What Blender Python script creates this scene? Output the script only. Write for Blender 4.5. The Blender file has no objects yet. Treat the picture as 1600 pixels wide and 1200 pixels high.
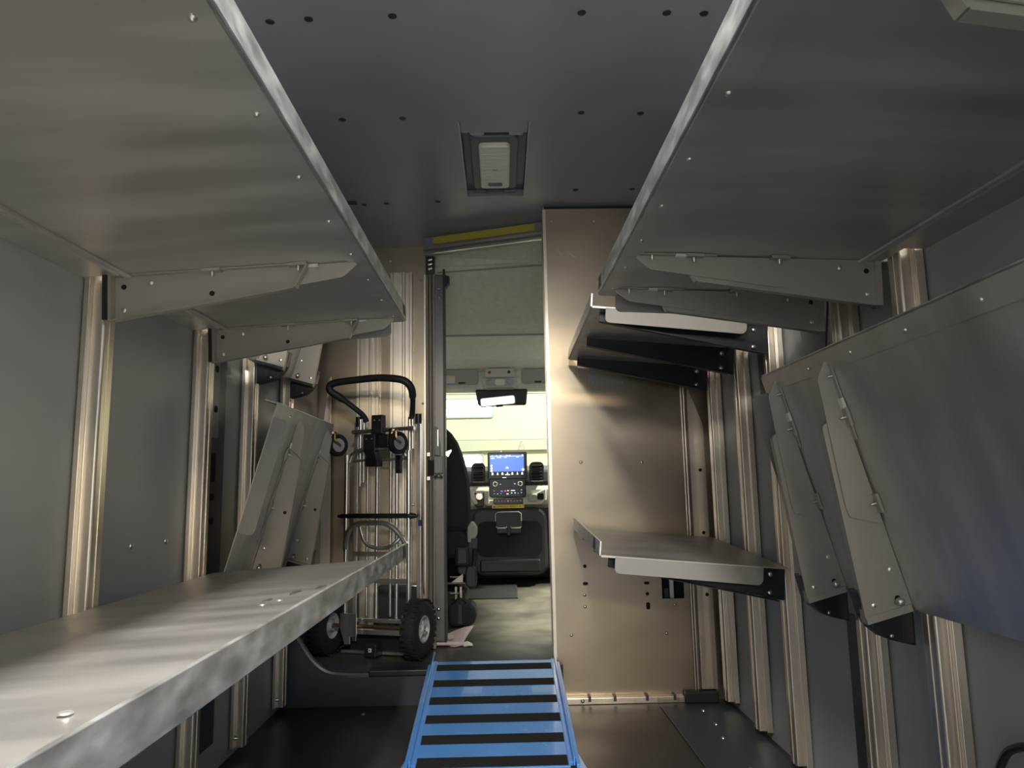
import bpy, math, random
from mathutils import Vector, Matrix
random.seed(7)
S = bpy.context.scene
COL = S.collection
R = math.radians

# ------------------------------------------------------------------ camera
cam = bpy.data.cameras.new('camera'); co = bpy.data.objects.new('camera', cam); COL.objects.link(co)
cam.sensor_fit = 'HORIZONTAL'; cam.sensor_width = 36.0; cam.lens = 36.0 * 1150 / 1600
cam.clip_start = 0.02; cam.clip_end = 100
rt, up, bk = Vector((0.99972854, -0.01376561, -0.01879783)), Vector((0.01661266, -0.14453893, 0.98935965)), Vector((-0.01633616, -0.98940336, -0.14427101))
co.matrix_world = Matrix(((rt.x, up.x, bk.x, 0), (rt.y, up.y, bk.y, 0), (rt.z, up.z, bk.z, .92), (0, 0, 0, 1)))
S.camera = co

# ------------------------------------------------------------------ world, lights, exposure
S.view_settings.view_transform = 'Standard'; S.view_settings.look = 'None'
S.view_settings.exposure = 0.35; S.view_settings.gamma = 1.0; S.view_settings.use_curve_mapping = False
w = bpy.data.worlds.new('garage_ambience'); S.world = w; w.use_nodes = True
w.node_tree.nodes['Background'].inputs[0].default_value = (0.95, 0.97, 1.0, 1)
w.node_tree.nodes['Background'].inputs[1].default_value = 1.0

def area(name, loc, target, sx, sy, power, col):
    l = bpy.data.lights.new(name, 'AREA'); l.shape = 'RECTANGLE'; l.size = sx; l.size_y = sy
    l.energy = power; l.color = col
    o = bpy.data.objects.new(name, l); COL.objects.link(o); o.location = loc
    o.rotation_euler = (Vector(target) - Vector(loc)).to_track_quat('-Z', 'Y').to_euler()
    return o
# warm ceiling tubes of the garage, seen from the van through its open rear doors
area('garage_tube_rear', (0.5, -5.6, 2.45), (0.1, 3.0, 0.9), 1.6, 0.30, 70, (1.0, 0.80, 0.52))
# added fill light above the bonnet, brightening the roller door ahead
area('door_fill_front', (0.3, 6.9, 3.3), (0.0, 8.6, 1.3), 3.0, 0.5, 60, (1.0, 0.95, 0.74))
# second cargo lamp of the van, lit, above the rear doors
area('cargo_lamp_rear', (-0.02, 0.35, 2.10), (-0.02, 0.40, 0.0), 0.10, 1.5, 128, (1.0, 0.96, 0.90))
# garage lamp beside the bonnet, shining through the cab side window onto the cab floor
area('garage_tube_side', (2.4, 5.6, 3.6), (0.2, 4.8, 0.2), 1.2, 0.3, 900, (1.0, 0.95, 0.74))

# ------------------------------------------------------------------ materials
MATS = {}
def nodes(name):
    m = bpy.data.materials.new(name); m.use_nodes = True; MATS[name] = m
    nt = m.node_tree
    return m, nt, nt.nodes['Principled BSDF']
def mat(name, col, rough=.5, metal=0., var=0., scale=(8, 8, 8), rvar=0., bump=0., spec=.5, coat=0., detail=4, emit=None, es=0., alpha=1., bscale=None, aniso=0):
    m, nt, b = nodes(name)
    b.inputs['Base Color'].default_value = (*col, 1); b.inputs['Roughness'].default_value = rough
    b.inputs['Metallic'].default_value = metal; b.inputs['Specular IOR Level'].default_value = spec
    b.inputs['Coat Weight'].default_value = coat; b.inputs['Alpha'].default_value = alpha
    if emit: b.inputs['Emission Color'].default_value = (*emit, 1); b.inputs['Emission Strength'].default_value = es
    if var or rvar or bump:
        N = nt.nodes; Lk = nt.links
        tc = N.new('ShaderNodeTexCoord'); mp = N.new('ShaderNodeMapping'); mp.inputs['Scale'].default_value = scale
        nz = N.new('ShaderNodeTexNoise'); nz.inputs['Scale'].default_value = 1; nz.inputs['Detail'].default_value = detail
        Lk.new(tc.outputs['Object'], mp.inputs['Vector']); Lk.new(mp.outputs[0], nz.inputs['Vector'])
        if var:
            r = N.new('ShaderNodeMapRange'); r.inputs[1].default_value = .3; r.inputs[2].default_value = .7
            r.inputs[3].default_value = 1 - var; r.inputs[4].default_value = 1 + var
            mx = N.new('ShaderNodeVectorMath'); mx.operation = 'SCALE'; mx.inputs[0].default_value = col
            Lk.new(nz.outputs['Fac'], r.inputs[0]); Lk.new(r.outputs[0], mx.inputs['Scale']); Lk.new(mx.outputs[0], b.inputs['Base Color'])
        if rvar:
            r2 = N.new('ShaderNodeMapRange'); r2.inputs[1].default_value = .3; r2.inputs[2].default_value = .7
            r2.inputs[3].default_value = rough - rvar; r2.inputs[4].default_value = rough + rvar
            Lk.new(nz.outputs['Fac'], r2.inputs[0]); Lk.new(r2.outputs[0], b.inputs['Roughness'])
        if bump:
            src = nz
            if bscale:
                mp2 = N.new('ShaderNodeMapping'); mp2.inputs['Scale'].default_value = bscale
                src = N.new('ShaderNodeTexNoise'); src.inputs['Scale'].default_value = 1
                Lk.new(tc.outputs['Object'], mp2.inputs['Vector']); Lk.new(mp2.outputs[0], src.inputs['Vector'])
            bp = N.new('ShaderNodeBump'); bp.inputs['Strength'].default_value = bump; bp.inputs['Distance'].default_value = .01
            Lk.new(src.outputs['Fac'], bp.inputs['Height']); Lk.new(bp.outputs[0], b.inputs['Normal'])
    return m
ALU = mat('brushed_aluminium_sheet', (.60, .585, .56), .44, .80, .16, (1.6, 10, 3), .07, .0, detail=5)
ALUTOP = mat('worn_aluminium_lip', (.70, .71, .71), .38, .85, .26, (34, 14, 40), .10, detail=6)
POST = mat('extruded_aluminium', (.76, .69, .585), .33, .95, .06, (60, 60, 1.2), .05)
BULK = mat('bulkhead_aluminium', (.39, .335, .26), .34, .95, .07, (3, 3, 5), .05, .02, bscale=(4, 4, 3))
FLG = mat('dull_flange', (.33, .325, .31), .56, .5, .06, (6, 6, 6), .05)
BRK = mat('galvanised_grey_bracket', (.40, .385, .345), .48, .45, .05, (6, 6, 6), .05)
BRKB = mat('black_coated_bracket', (.012, .015, .022), .45, 0)
WALL = mat('grey_wall_lining', (.36, .375, .37), .42, 0, .04, (2, 2, 2), .05, spec=.4)
CEIL = mat('dark_grey_roof_lining', (.26, .275, .325), .34, 0, .06, (3, 3, 3), .03, .03, spec=.55, bscale=(220, 220, 220))
FLOOR = mat('dark_rubber_floor', (.030, .030, .029), .38, 0, .35, (3, 3, 3), .12, .02, detail=8, bscale=(60, 60, 60))
CABF = mat('olive_cab_floor', (.055, .054, .045), .42, 0, .3, (4, 4, 4), .12, .03, detail=8, bscale=(90, 90, 90))
RISER = mat('blue_grey_step_paint', (.038, .043, .058), .4, 0, .08, (3, 3, 3), .05)
BLACK = mat('black_plastic', (.012, .013, .015), .45)
PIV = mat('black_nylon_mount', (.010, .011, .014), .35)
RUB = mat('black_tyre_rubber', (.014, .014, .015), .75, 0, .3, (60, 60, 60), 0, .1, bscale=(120, 120, 120))
FOAM = mat('black_foam_grip', (.012, .014, .02), .6)
BODY = mat('dark_van_body_paint', (.035, .042, .055), .4)
BODYG = mat('grey_green_body_panel', (.16, .19, .19), .4)
CHROME = mat('polished_aluminium_tube', (.78, .76, .72), .34, .95, .08, (20, 20, 4), .06)
STEEL = mat('zinc_bolt', (.72, .70, .65), .28, 1.0)
BRASS = mat('brass_plated_fork', (.50, .38, .20), .35, 1.0)
GREYW = mat('grey_plastic_rim', (.42, .42, .44), .4)
HOLE = mat('dark_hole', (.008, .008, .01), .8)
PLUG = mat('dark_roof_plug', (.02, .021, .026), .5)
BLUE = mat('blue_ramp_paint', (.085, .30, .74), .22, 0, .06, (7, 7, 7), .07, spec=.6, coat=.4)
GRIP = mat('black_grip_tape', (.010, .010, .010), .85, 0, .6, (400, 400, 400), 0, .3, bscale=(500, 500, 500))
LENS = mat('white_lamp_lens', (.72, .73, .68), .35, 0, .04, (90, 90, 90))
LAMPB = mat('grey_lamp_housing', (.10, .115, .14), .4)
EDGEW = mat('raw_cut_edge', (.55, .55, .56), .5)
CREAM = mat('cream_headliner_fabric', (.82, .82, .68), .9, 0, .06, (30, 30, 30), 0, .05, bscale=(300, 300, 300))
CREAMP = mat('cream_trim_plastic', (.58, .57, .50), .5)
CREAMD = mat('grey_beige_visor', (.40, .40, .36), .7)
DASH = mat('charcoal_dash_plastic', (.022, .024, .027), .5, 0, .1, (90, 90, 90), 0, .05, bscale=(300, 300, 300))
GLOSSB = mat('gloss_black_panel', (.006, .007, .010), .12)
YEL = mat('yellow_warning_tape', (.85, .66, .04), .5)
YELF = mat('yellow_foam_strip', (.50, .44, .06), .8)
PAPER = mat('pale_pink_paper', (.66, .54, .58), .8, 0, .05, (20, 20, 20))
PAPERW = mat('white_paper', (.72, .70, .66), .8)
GDOOR = mat('cream_garage_door', (.39, .37, .255), .55)
GSTRUT = mat('grey_garage_strut', (.27, .275, .22), .5)
CONC = mat('garage_concrete', (.36, .35, .32), .7, 0, .15, (2, 2, 2))
SEAT = mat('black_seat_fabric', (.010, .013, .016), .8, 0, .2, (80, 80, 80), 0, .05, bscale=(300, 300, 300))
STK = mat('dark_label_print', (.07, .05, .045), .5, 0, .5, (120, 120, 90))
SQR = mat('clear_grey_label', (.42, .41, .38), .30, .7)
MIRR = mat('mirror_glass', (.9, .9, .88), .03, 1.0)
REDL = mat('red_sticker', (.45, .05, .05), .5)
NAVY = mat('navy_band', (.02, .03, .16), .5)
SCR = mat('blue_screen', (.02, .04, .12), .2, emit=(.10, .25, .80), es=.9)
SCRW = mat('white_screen_icons', (.5, .5, .5), .3, emit=(.85, .9, 1.), es=1.2)
SCRB = mat('blue_button_light', (.1, .1, .4), .3, emit=(.05, .15, 1.), es=1.2)
SCRR = mat('red_button_light', (.4, .05, .05), .3, emit=(1., .08, .12), es=.9)
PANE = mat('glowing_pane', (.9, .9, .9), .3, emit=(1, 1, .97), es=22.0)
def glassmat():
    m = bpy.data.materials.new('windscreen_glass'); m.use_nodes = True; nt = m.node_tree; N = nt.nodes
    N.remove(N['Principled BSDF']); t = N.new('ShaderNodeBsdfTransparent'); g = N.new('ShaderNodeBsdfGlossy'); g.inputs['Roughness'].default_value = .02
    t.inputs[0].default_value = (.95, .98, .95, 1)
    mx = N.new('ShaderNodeMixShader'); mx.inputs[0].default_value = .05
    nt.links.new(t.outputs[0], mx.inputs[1]); nt.links.new(g.outputs[0], mx.inputs[2]); nt.links.new(mx.outputs[0], N['Material Output'].inputs[0])
    return m
GLASS = glassmat()

# ------------------------------------------------------------------ mesh helpers
ORG = {}
def lerp(a, b, t): return a + (b - a) * t
class MB:
    def __init__(s): s.v = []; s.f = []
    def add(s, vs, fs):
        n = len(s.v); s.v += [Vector(p) for p in vs]; s.f += [tuple(i + n for i in f) for f in fs]; return s
    def box(s, x0, x1, y0, y1, z0, z1):
        return s.add([(x, y, z) for x in (x0, x1) for y in (y0, y1) for z in (z0, z1)],
                     [(0, 1, 3, 2), (4, 6, 7, 5), (0, 4, 5, 1), (2, 3, 7, 6), (0, 2, 6, 4), (1, 5, 7, 3)])
    def prism(s, poly, axis, a, b):      # polygon in the two other axes, extruded along axis a..b
        def mk(p, t): return {'x': (t, p[0], p[1]), 'y': (p[0], t, p[1]), 'z': (p[0], p[1], t)}[axis]
        n = len(poly)
        return s.add([mk(p, a) for p in poly] + [mk(p, b) for p in poly],
                     [tuple(range(n))[::-1], tuple(range(n, 2 * n))] + [(i, (i + 1) % n, n + (i + 1) % n, n + i) for i in range(n)])
    def tube(s, pts, r, n=10, closed=False, flat=1.0):
        pts = [Vector(p) for p in pts]; m = len(pts); rs = r if isinstance(r, (list, tuple)) else [r] * m
        ref = None; rings = []
        for i, p in enumerate(pts):
            a = pts[(i - 1) % m] if (closed or i > 0) else p; b = pts[(i + 1) % m] if (closed or i < m - 1) else p
            t = (b - a).normalized()
            if ref is None: ref = Vector((0, 0, 1)) if abs(t.z) < .9 else Vector((0, 1, 0))
            x = t.cross(ref).normalized(); y = x.cross(t).normalized(); ref = y
            rings.append([p + rs[i] * (math.cos(2 * math.pi * k / n) * x + flat * math.sin(2 * math.pi * k / n) * y) for k in range(n)])
        vs = [q for g in rings for q in g]; fs = []
        for i in range(m if closed else m - 1):
            j = (i + 1) % m
            fs += [(i * n + k, i * n + (k + 1) % n, j * n + (k + 1) % n, j * n + k) for k in range(n)]
        if not closed: fs += [tuple(range(n))[::-1], tuple(range((m - 1) * n, m * n))]
        return s.add(vs, fs)
    def cyl(s, a, b, r, n=14): return s.tube([a, b], r, n)
    def lathe(s, prof, c, axis, n=28):    # prof: (radius, offset along axis), closed loop
        ax = Vector(axis).normalized(); x = ax.orthogonal().normalized(); y = ax.cross(x); c = Vector(c); m = len(prof)
        vs = [c + ax * h + r * (math.cos(2 * math.pi * k / n) * x + math.sin(2 * math.pi * k / n) * y) for r, h in prof for k in range(n)]
        fs = [(i * n + k, i * n + (k + 1) % n, ((i + 1) % m) * n + (k + 1) % n, ((i + 1) % m) * n + k) for i in range(m) for k in range(n)]
        return s.add(vs, fs)
    def sheet(s, grid, th):               # grid of points, thickened downwards
        h = len(grid); wd = len(grid[0]); top = [Vector(p) for r in grid for p in r]; bot = [p - Vector((0, 0, th)) for p in top]
        n = h * wd; fs = []
        for i in range(h - 1):
            for j in range(wd - 1):
                a = i * wd + j; q = (a, a + 1, a + wd + 1, a + wd); fs += [q, tuple(k + n for k in q[::-1])]
        bd = [j for j in range(wd)] + [i * wd + wd - 1 for i in range(1, h)] + [(h - 1) * wd + j for j in range(wd - 2, -1, -1)] + [i * wd for i in range(h - 2, 0, -1)]
        fs += [(bd[k], bd[k] + n, bd[(k + 1) % len(bd)] + n, bd[(k + 1) % len(bd)]) for k in range(len(bd))]
        return s.add(top + bot, fs)
    def build(s, name, m, parent=None, T=None, bev=0, smooth=False, origin=None):
        o0 = ORG[parent] if parent else (Vector(origin) if origin else None)
        vs = [T @ p for p in s.v] if T else s.v
        if o0 is None:
            lo = [min(p[i] for p in vs) for i in range(3)]; hi = [max(p[i] for p in vs) for i in range(3)]
            o0 = Vector(((lo[0] + hi[0]) / 2, (lo[1] + hi[1]) / 2, lo[2]))
        me = bpy.data.meshes.new(name); me.from_pydata([p - o0 for p in vs], [], s.f)
        me.materials.append(m)
        import bmesh
        bm = bmesh.new(); bm.from_mesh(me); bmesh.ops.recalc_face_normals(bm, faces=bm.faces); bm.to_mesh(me); bm.free()
        if smooth: me.shade_smooth(); me.set_sharp_from_angle(angle=R(38))
        o = bpy.data.objects.new(name, me); COL.objects.link(o)
        if parent: o.parent = parent
        else: o.location = o0
        ORG[o] = o0
        if bev:
            b = o.modifiers.new('bevel', 'BEVEL'); b.width = bev; b.segments = 2; b.limit_method = 'ANGLE'; b.angle_limit = R(40)
        return o
def thing(name, label, cat, loc, group=None):
    o = bpy.data.objects.new(name, None); COL.objects.link(o); o.location = loc; ORG[o] = Vector(loc)
    o.empty_display_size = .05; tag(o, label, cat, group); return o
def tag(o, label, cat, group=None):
    o['label'] = label; o['category'] = cat
    if group: o['group'] = group
    return o
def struct(o, label=None):
    o['kind'] = 'structure'
    if label: o['label'] = label
    return o
CACHE = {}
def stud(name, m, parent, pos, axis, r=.006, h=.004, n=10, dome=True):
    """small rivet / bolt / plug that shares its mesh with its likes"""
    k = (m.name, r, h, n, dome)
    if k not in CACHE:
        b = MB()
        if dome: b.tube([(0, 0, -.001), (0, 0, h * .55), (0, 0, h)], [r, r * .9, r * .45], n)
        else: b.tube([(0, 0, -.001), (0, 0, h)], r, n)
        me = bpy.data.meshes.new(name); me.from_pydata(b.v, [], b.f); me.materials.append(m); me.shade_smooth(); me.set_sharp_from_angle(angle=R(50))
        CACHE[k] = me
    o = bpy.data.objects.new(name, CACHE[k]); COL.objects.link(o); o.parent = parent
    o.location = Vector(pos) - ORG[parent]; o.rotation_euler = Vector(axis).to_track_quat('Z', 'Y').to_euler(); ORG[o] = Vector(pos)
    return o
def rrect(x0, x1, y0, y1, r, n=4):
    out = []
    for cx, cy, a in ((x1 - r, y1 - r, 0), (x0 + r, y1 - r, 90), (x0 + r, y0 + r, 180), (x1 - r, y0 + r, 270)):
        out += [(cx + r * math.cos(R(a + 90 * k / n)), cy + r * math.sin(R(a + 90 * k / n))) for k in range(n + 1)]
    return out
def arc(c, r, a0, a1, n=8):
    return [(c[0] + r * math.cos(R(lerp(a0, a1, k / n))), c[1] + r * math.sin(R(lerp(a0, a1, k / n)))) for k in range(n + 1)]
def smooth_path(pts, n=6):
    P = [Vector(p) for p in pts]; out = []
    for i in range(len(P) - 1):
        p0 = P[max(i - 1, 0)]; p1 = P[i]; p2 = P[i + 1]; p3 = P[min(i + 2, len(P) - 1)]
        for k in range(n):
            t = k / n
            out.append(.5 * ((2 * p1) + (p2 - p0) * t + (2 * p0 - 5 * p1 + 4 * p2 - p3) * t * t + (3 * p1 - p0 - 3 * p2 + p3) * t ** 3))
    return out + [P[-1]]
def text(body, size, m, parent, T, name='lettering'):
    cu = bpy.data.curves.new(name, 'FONT'); cu.body = body; cu.size = size; cu.align_x = 'CENTER'; cu.align_y = 'CENTER'; cu.extrude = .0004
    t = bpy.data.objects.new(name, cu); COL.objects.link(t)
    me = bpy.data.meshes.new_from_object(t.evaluated_get(bpy.context.evaluated_depsgraph_get()))
    bpy.data.objects.remove(t); bpy.data.curves.remove(cu)
    me.transform(Matrix.Translation(-ORG[parent]) @ T); me.materials.clear(); me.materials.append(m)
    o = bpy.data.objects.new(name, me); COL.objects.link(o); o.parent = parent; ORG[o] = ORG[parent]; return o

XL, XR, ZC = -.99, .98, 2.28
YB, YSTEP, YL = -.35, 3.39, 3.97      # rear sill, step / right bulkhead, left bulkhead

# ================================================================== setting: cargo box
fl = struct(MB().box(XL - .02, XR + .02, YB, YSTEP + .03, -.04, 0).build('floor', FLOOR), 'dark rubber cargo floor of the van')
MB().box(.66, .955, 1.2, 3.30, .0, .006).build('edge_plate', BODY, fl, bev=.002)
for y in (2.55, 2.86, 3.02, 3.2): stud('bolt', STEEL, fl, (.80 + .02 * (y > 2.9), y, .006), (0, 0, 1), .009, .006)
stud('bolt', STEEL, fl, (-.60, 3.28, 0), (0, 0, 1), .010, .007)

# ceiling with a recess for the lamp
lx0, lx1, ly0, ly1 = -.140, .128, 2.56, 3.265
c = MB()
for a, b_, y0, y1 in ((XL - .02, XR + .02, YB, ly0), (XL - .02, XR + .02, ly1, YL + .03), (XL - .02, lx0, ly0, ly1), (lx1, XR + .02, ly0, ly1)):
    c.box(a, b_, y0, y1, ZC, ZC + .05)
c.box(lx0 - .01, lx1 + .01, ly0 - .01, ly1 + .01, ZC + .05, ZC + .07)
ce = struct(c.build('ceiling', CEIL), 'dark grey lined van roof with plugs')
for x, y in ((-.649, 1.969), (-.535, 1.959), (-.292, 1.948), (.253, 1.94), (.5, 1.944), (.609, 1.948), (-.562, 2.539), (-.341, 2.534), (.312, 2.506), (.531, 2.515), (-.631, 3.346), (-.523, 3.334), (-.279, 3.319), (.36, 3.2), (.62, 3.2)):
    stud('plug', PLUG, ce, (x, y, ZC), (0, 0, -1), .0135, .003, 14)
MB().box(-.73, -.66, 3.30, 3.335, ZC - .004, ZC).build('clip', PLUG, ce)

# side walls
wl = struct(MB().box(XL - .05, XL, YB, YL, 0, ZC).build('wall_left', WALL), 'smooth grey lining panel on the left van wall')
for y in (2.018, 2.222): stud('rivet', STEEL, wl, (XL, y, .795), (1, 0, 0), .009, .005)
MB().box(XL, XL + .004, 2.47, 2.64, .1, 2.2).build('pillar', BODY, wl)
MB().box(XL + .004, XL + .008, 2.51, 2.57, 1.12, 1.6).build('pillar_plate', BODYG, wl, bev=.002)
for z, h in ((1.46, .012), (1.36, .012), (1.22, .012), (1.02, .05), (.92, .012), (.84, .012), (1.58, .012)):
    o = MB().prism(rrect(2.54 - .014, 2.54 + .014, z - h, z + h, .011), 'x', XL + .004, XL + .0095).build('pillar_hole', HOLE, wl)
MB().box(XL, XL + .004, 3.40, 3.95, .1, 2.2).build('pillar', BODY, wl)
wr = struct(MB().box(XR, XR + .05, YB, YSTEP + .03, 0, ZC).build('wall_right', WALL), 'smooth grey lining panel on the right van wall')
MB().prism([(2.16, 1.30), (2.30, 1.30), (2.34, 1.50), (2.30, 1.72), (2.12, 1.72), (2.12, 1.45)], 'x', XR - .004, XR).build('window_recess', BODY, wr)
MB().prism([(2.58, 1.1), (2.72, 1.1), (2.74, 1.8), (2.60, 1.8)], 'x', XR - .004, XR).build('window_recess', BODY, wr)
MB().box(XR - .004, XR, 2.05, 2.16, .02, .56).build('pillar', BODY, wr)
cb = MB().tube(smooth_path([(.955, 1.20, .02), (.95, 1.30, .30), (.95, 1.38, .43), (.95, 1.45, .425), (.95, 1.50, .37), (.955, 1.56, .25), (.96, 1.6, .02)]), .008, 8).build('power_cable', BLACK, smooth=True)
tag(cb, 'black cable looping up the right wall at the frame corner', 'cable')
MB().box(-.09, .05, YB, 1.15, 2.105, ZC).build('light_bar', LAMPB, ce)
# rear door frame behind the camera
struct(MB().box(XL - .05, XR + .05, YB - .05, YB, 1.98, ZC + .05).build('wall_rear', BODY), 'door header at the rear of the van')

# front of the cargo box: step, cab floor, bulkheads
rp = [(3.405, 0), (3.405, .128), (3.42, .14), (3.60, .14), (3.60, -.02), (3.405, -.02)]
ri = struct(MB().prism([(y + .0, z) for y, z in rp], 'x', XL, .23).build('trim_1', RISER, bev=.006), 'blue grey step riser up to the cab floor')
MB().box(-.60, .215, 3.398, 3.47, .122, .150).build('nosing', BLACK, ri, bev=.006)
MB().tube(smooth_path([(-.985, 3.42, .36), (-.93, 3.42, .30), (-.86, 3.42, .20), (-.79, 3.42, .145), (-.70, 3.42, .130), (-.60, 3.42, .128)]), .014, 8).build('wheel_arch_bead', RISER, ri, smooth=True)
MB().prism([(-.99, -.0), (-.99, .355), (-.93, .295), (-.86, .195), (-.79, .14), (-.70, .125), (-.66, 0)], 'y', 3.4049, 3.43).build('wheel_arch', RISER, ri)
fc = struct(MB().prism([(3.44, .139), (4.5, .139), (5.0, .17), (5.95, .25), (5.95, .05), (3.44, .05)], 'x', -1.0, 1.0).build('floor_cab', CABF), 'dark olive floor of the driver cab')
MB().sheet([[(-.40, 5.22, .2), (.10, 5.22, .2)], [(-.40, 5.30, .222), (.10, 5.30, .222)], [(-.40, 5.72, .25), (.10, 5.72, .25)]], .02).build('floor_mat', BLACK, fc, bev=.004)

# right bulkhead sheet
c = MB()
holes = [(.71, .809, .432, .523)]
hx0, hx1, hz0, hz1 = holes[0]
for x0, x1, z0, z1 in ((.222, hx0, .0, 2.262), (hx1, XR, .0, 2.262), (hx0, hx1, 0, hz0), (hx0, hx1, hz1, 2.262)):
    c.box(x0, x1, YSTEP - .004, YSTEP, z0, z1)
c.box(.222, .226, YSTEP, YSTEP + .10, 0, ZC)
wfr = struct(c.build('wall_front_right', BULK), 'warm brushed aluminium bulkhead sheet right of the cab doorway')
MB().box(.217, .222, YSTEP + .085, YSTEP + .10, .14, ZC).build('doorway_edge', BULK, wfr)
MB().box(.218, .232, YSTEP - .008, YSTEP, .15, ZC - .02).build('edge_strip', POST, wfr)
MB().box(.60, .95, YSTEP + .08, YSTEP + .09, .3, .7).build('backing', HOLE, wfr)
MB().box(.750, .768, YSTEP + .02, YSTEP + .035, .42, .54).build('latch_rod', STEEL, wfr)
MB().box(.725, .745, YSTEP + .02, YSTEP + .035, .42, .475).build('latch_block', BODY, wfr)
for x, z in ((.368, .581), (.644, .455)): stud('hole', HOLE, wfr, (x, YSTEP - .004, z), (0, -1, 0), .008, .0006, 12, False)
for x, z, a, b_ in ((.368, .505, .012, .007), (.643, .502, .012, .006), (.645, .403, .009, .016)):
    MB().prism(rrect(x - a, x + a, z - b_, z + b_, min(a, b_) * .98), 'y', YSTEP - .0046, YSTEP - .003).build('slot', HOLE, wfr)
for x, z in ((.261, 2.20), (.465, 2.20), (.465, 1.954), (.365, 1.046), (.644, 1.041), (.298, .284), (.722, .283), (.364, 1.474), (.363, .455), (.363, .405), (.765, .406)):
    stud('rivet', STEEL, wfr, (x, YSTEP - .004, z), (0, -1, 0), .0075, .004)
MB().prism(rrect(.41, .592, 1.404, 1.51, .01), 'y', YSTEP - .0055, YSTEP - .004).build('label_plate', SQR, wfr)
for x in (.43, .57): stud('rivet', STEEL, wfr, (x, YSTEP - .0055, 1.415), (0, -1, 0), .004, .003)
for x0, z0, x1, z1 in ((.285, 2.065, .305, 2.03), (.325, 2.05, .37, 2.02)):
    MB().tube([(x0, YSTEP - .004, z0), (x1, YSTEP - .004, z1)], [.001, .002], 6).build('scratch', EDGEW, wfr)
MB().prism([(.86, .05), (.93, .05), (.93, 1.2), (.905, 1.27), (.868, 1.37), (.86, 1.38)], 'y', YSTEP - .03, YSTEP - .02).build('side_flange', POST, wfr)
for z in (1.0, .72, .45): stud('hole', HOLE, wfr, (.905, YSTEP - .03, z), (0, -1, 0), .008, .0006, 12, False)
for x in (.838, .850): MB().cyl((x, YSTEP - .012, .02), (x, YSTEP - .012, 2.2), .005, 8).build('corner_bead', POST, wfr, smooth=True)
MB().box(.226, XR, YSTEP + .01, YSTEP + .03, 2.24, ZC).build('gap_shade', BLACK, wfr)  # black strip standing in for the shade of the gap under the roof
tr = struct(MB().box(.235, .78, YSTEP - .045, YSTEP - .004, 0, .028).build('trim_2', POST, bev=.003), 'pale threshold moulding along the foot of the right bulkhead')
for x in (.36, .47, .61, .73): MB().box(x, x + .012, YSTEP - .047, YSTEP - .003, .012, .034).build('notch', BODY, tr)
stud('bolt', STEEL, tr, (.335, YSTEP - .045, .016), (0, -1, 0), .009, .008)
MB().box(.78, .925, YSTEP - .06, YSTEP - .005, 0, .045).build('end_block', BLACK, tr, bev=.004)

# left bulkhead, behind the hand truck
wfl = struct(MB().box(XL, -.39, YL, YL + .03, .14, ZC).build('wall_front_left', BULK), 'aluminium bulkhead sheet behind the hand truck')
for x, z in ((-.43, 2.19), (-.60, 2.2), (-.43, 2.09), (-.47, .86), (-.44, .86), (-.47, .80), (-.44, .80), (-.42, 1.40)): stud('rivet', STEEL, wfl, (x, YL, z), (0, -1, 0), .007, .004)
MB().prism([(-.945, .4), (-.895, .4), (-.905, 1.545), (-.915, 1.53), (-.945, 1.25)], 'y', YL - .06, YL - .05).build('side_flange', POST, wfl)
MB().box(XL, -.945, YL - .35, YL, .14, 1.2).build('side_cover', BODY, wfl)
hd = struct(MB().prism([(-.40, 3.82), (.23, 3.60), (.23, 3.63), (-.40, 3.85)], 'z', 2.19, ZC).build('trim_3', CEIL), 'dark header above the cab doorway')
MB().prism([(-.345, 3.803), (.19, 3.616), (.19, 3.602), (-.345, 3.789)], 'z', 2.235, 2.272).build('foam_strip', YELF, hd)
MB().prism([(-.40, 3.810), (.23, 3.590), (.23, 3.575), (-.40, 3.795)], 'z', 2.205, 2.218).build('door_track', POST, hd)
MB().prism([(-.40, 3.820), (.23, 3.600), (.23, 3.585), (-.40, 3.805)], 'z', 2.185, 2.195).build('door_track', POST, hd)

# sliding cab door, pushed open: only its leading edge shows
d = MB().box(-.352, -.300, 3.90, 3.96, .17, 2.10).build('door_1', mat('grey_door_stile', (.13, .13, .13), .38, .7, .06, (20, 20, 2)), bev=.004)
struct(d, 'leading edge of the open sliding cab door with latch')
MB().box(-.303, -.292, 3.895, 3.965, .17, 2.13).build('rubber_seal', BLACK, d)
for x, m_ in ((-.392, POST), (-.374, POST), (-.356, POST)):
    MB().cyl((x, 3.905, .17), (x, 3.905, 2.10), .006 if x < -.38 else .0075, 8).build('guide_rail', m_, d, smooth=True)
MB().box(-.385, -.358, 3.912, 3.96, .17, 2.10).build('rail_channel', BODY, d)
MB().box(-.405, -.397, 3.90, 3.97, .17, 2.10).build('frame_edge', POST, d)
MB().prism([(-.30, 2.10), (-.268, 2.09), (-.268, 2.055), (-.285, 2.03), (-.30, 2.03)], 'y', 3.90, 3.95).build('door_stop', BLACK, d)
MB().box(-.395, -.345, 3.885, 3.90, 2.10, 2.20).build('roller_carriage', BODY, d, bev=.003)
for z in (2.175, 2.15, 2.125): MB().cyl((-.38, 3.882, z), (-.36, 3.882, z + .006), .006, 8).build('roller', STEEL, d, smooth=True)
MB().box(-.352, -.306, 3.875, 3.90, 1.02, 1.11).build('latch_body', BODYG, d, bev=.003)
MB().box(-.384, -.354, 3.88, 3.90, 1.01, 1.09).build('latch_recess', HOLE, d)
MB().prism([(-.350, 1.115), (-.318, 1.11), (-.318, 1.16), (-.335, 1.26), (-.350, 1.27)], 'y', 3.872, 3.89).build('latch_lever', BODYG, d, bev=.004)
MB().box(-.335, -.326, 3.868, 3.88, 1.16, 1.25).build('latch_lever', POST, d, bev=.002)
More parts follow.
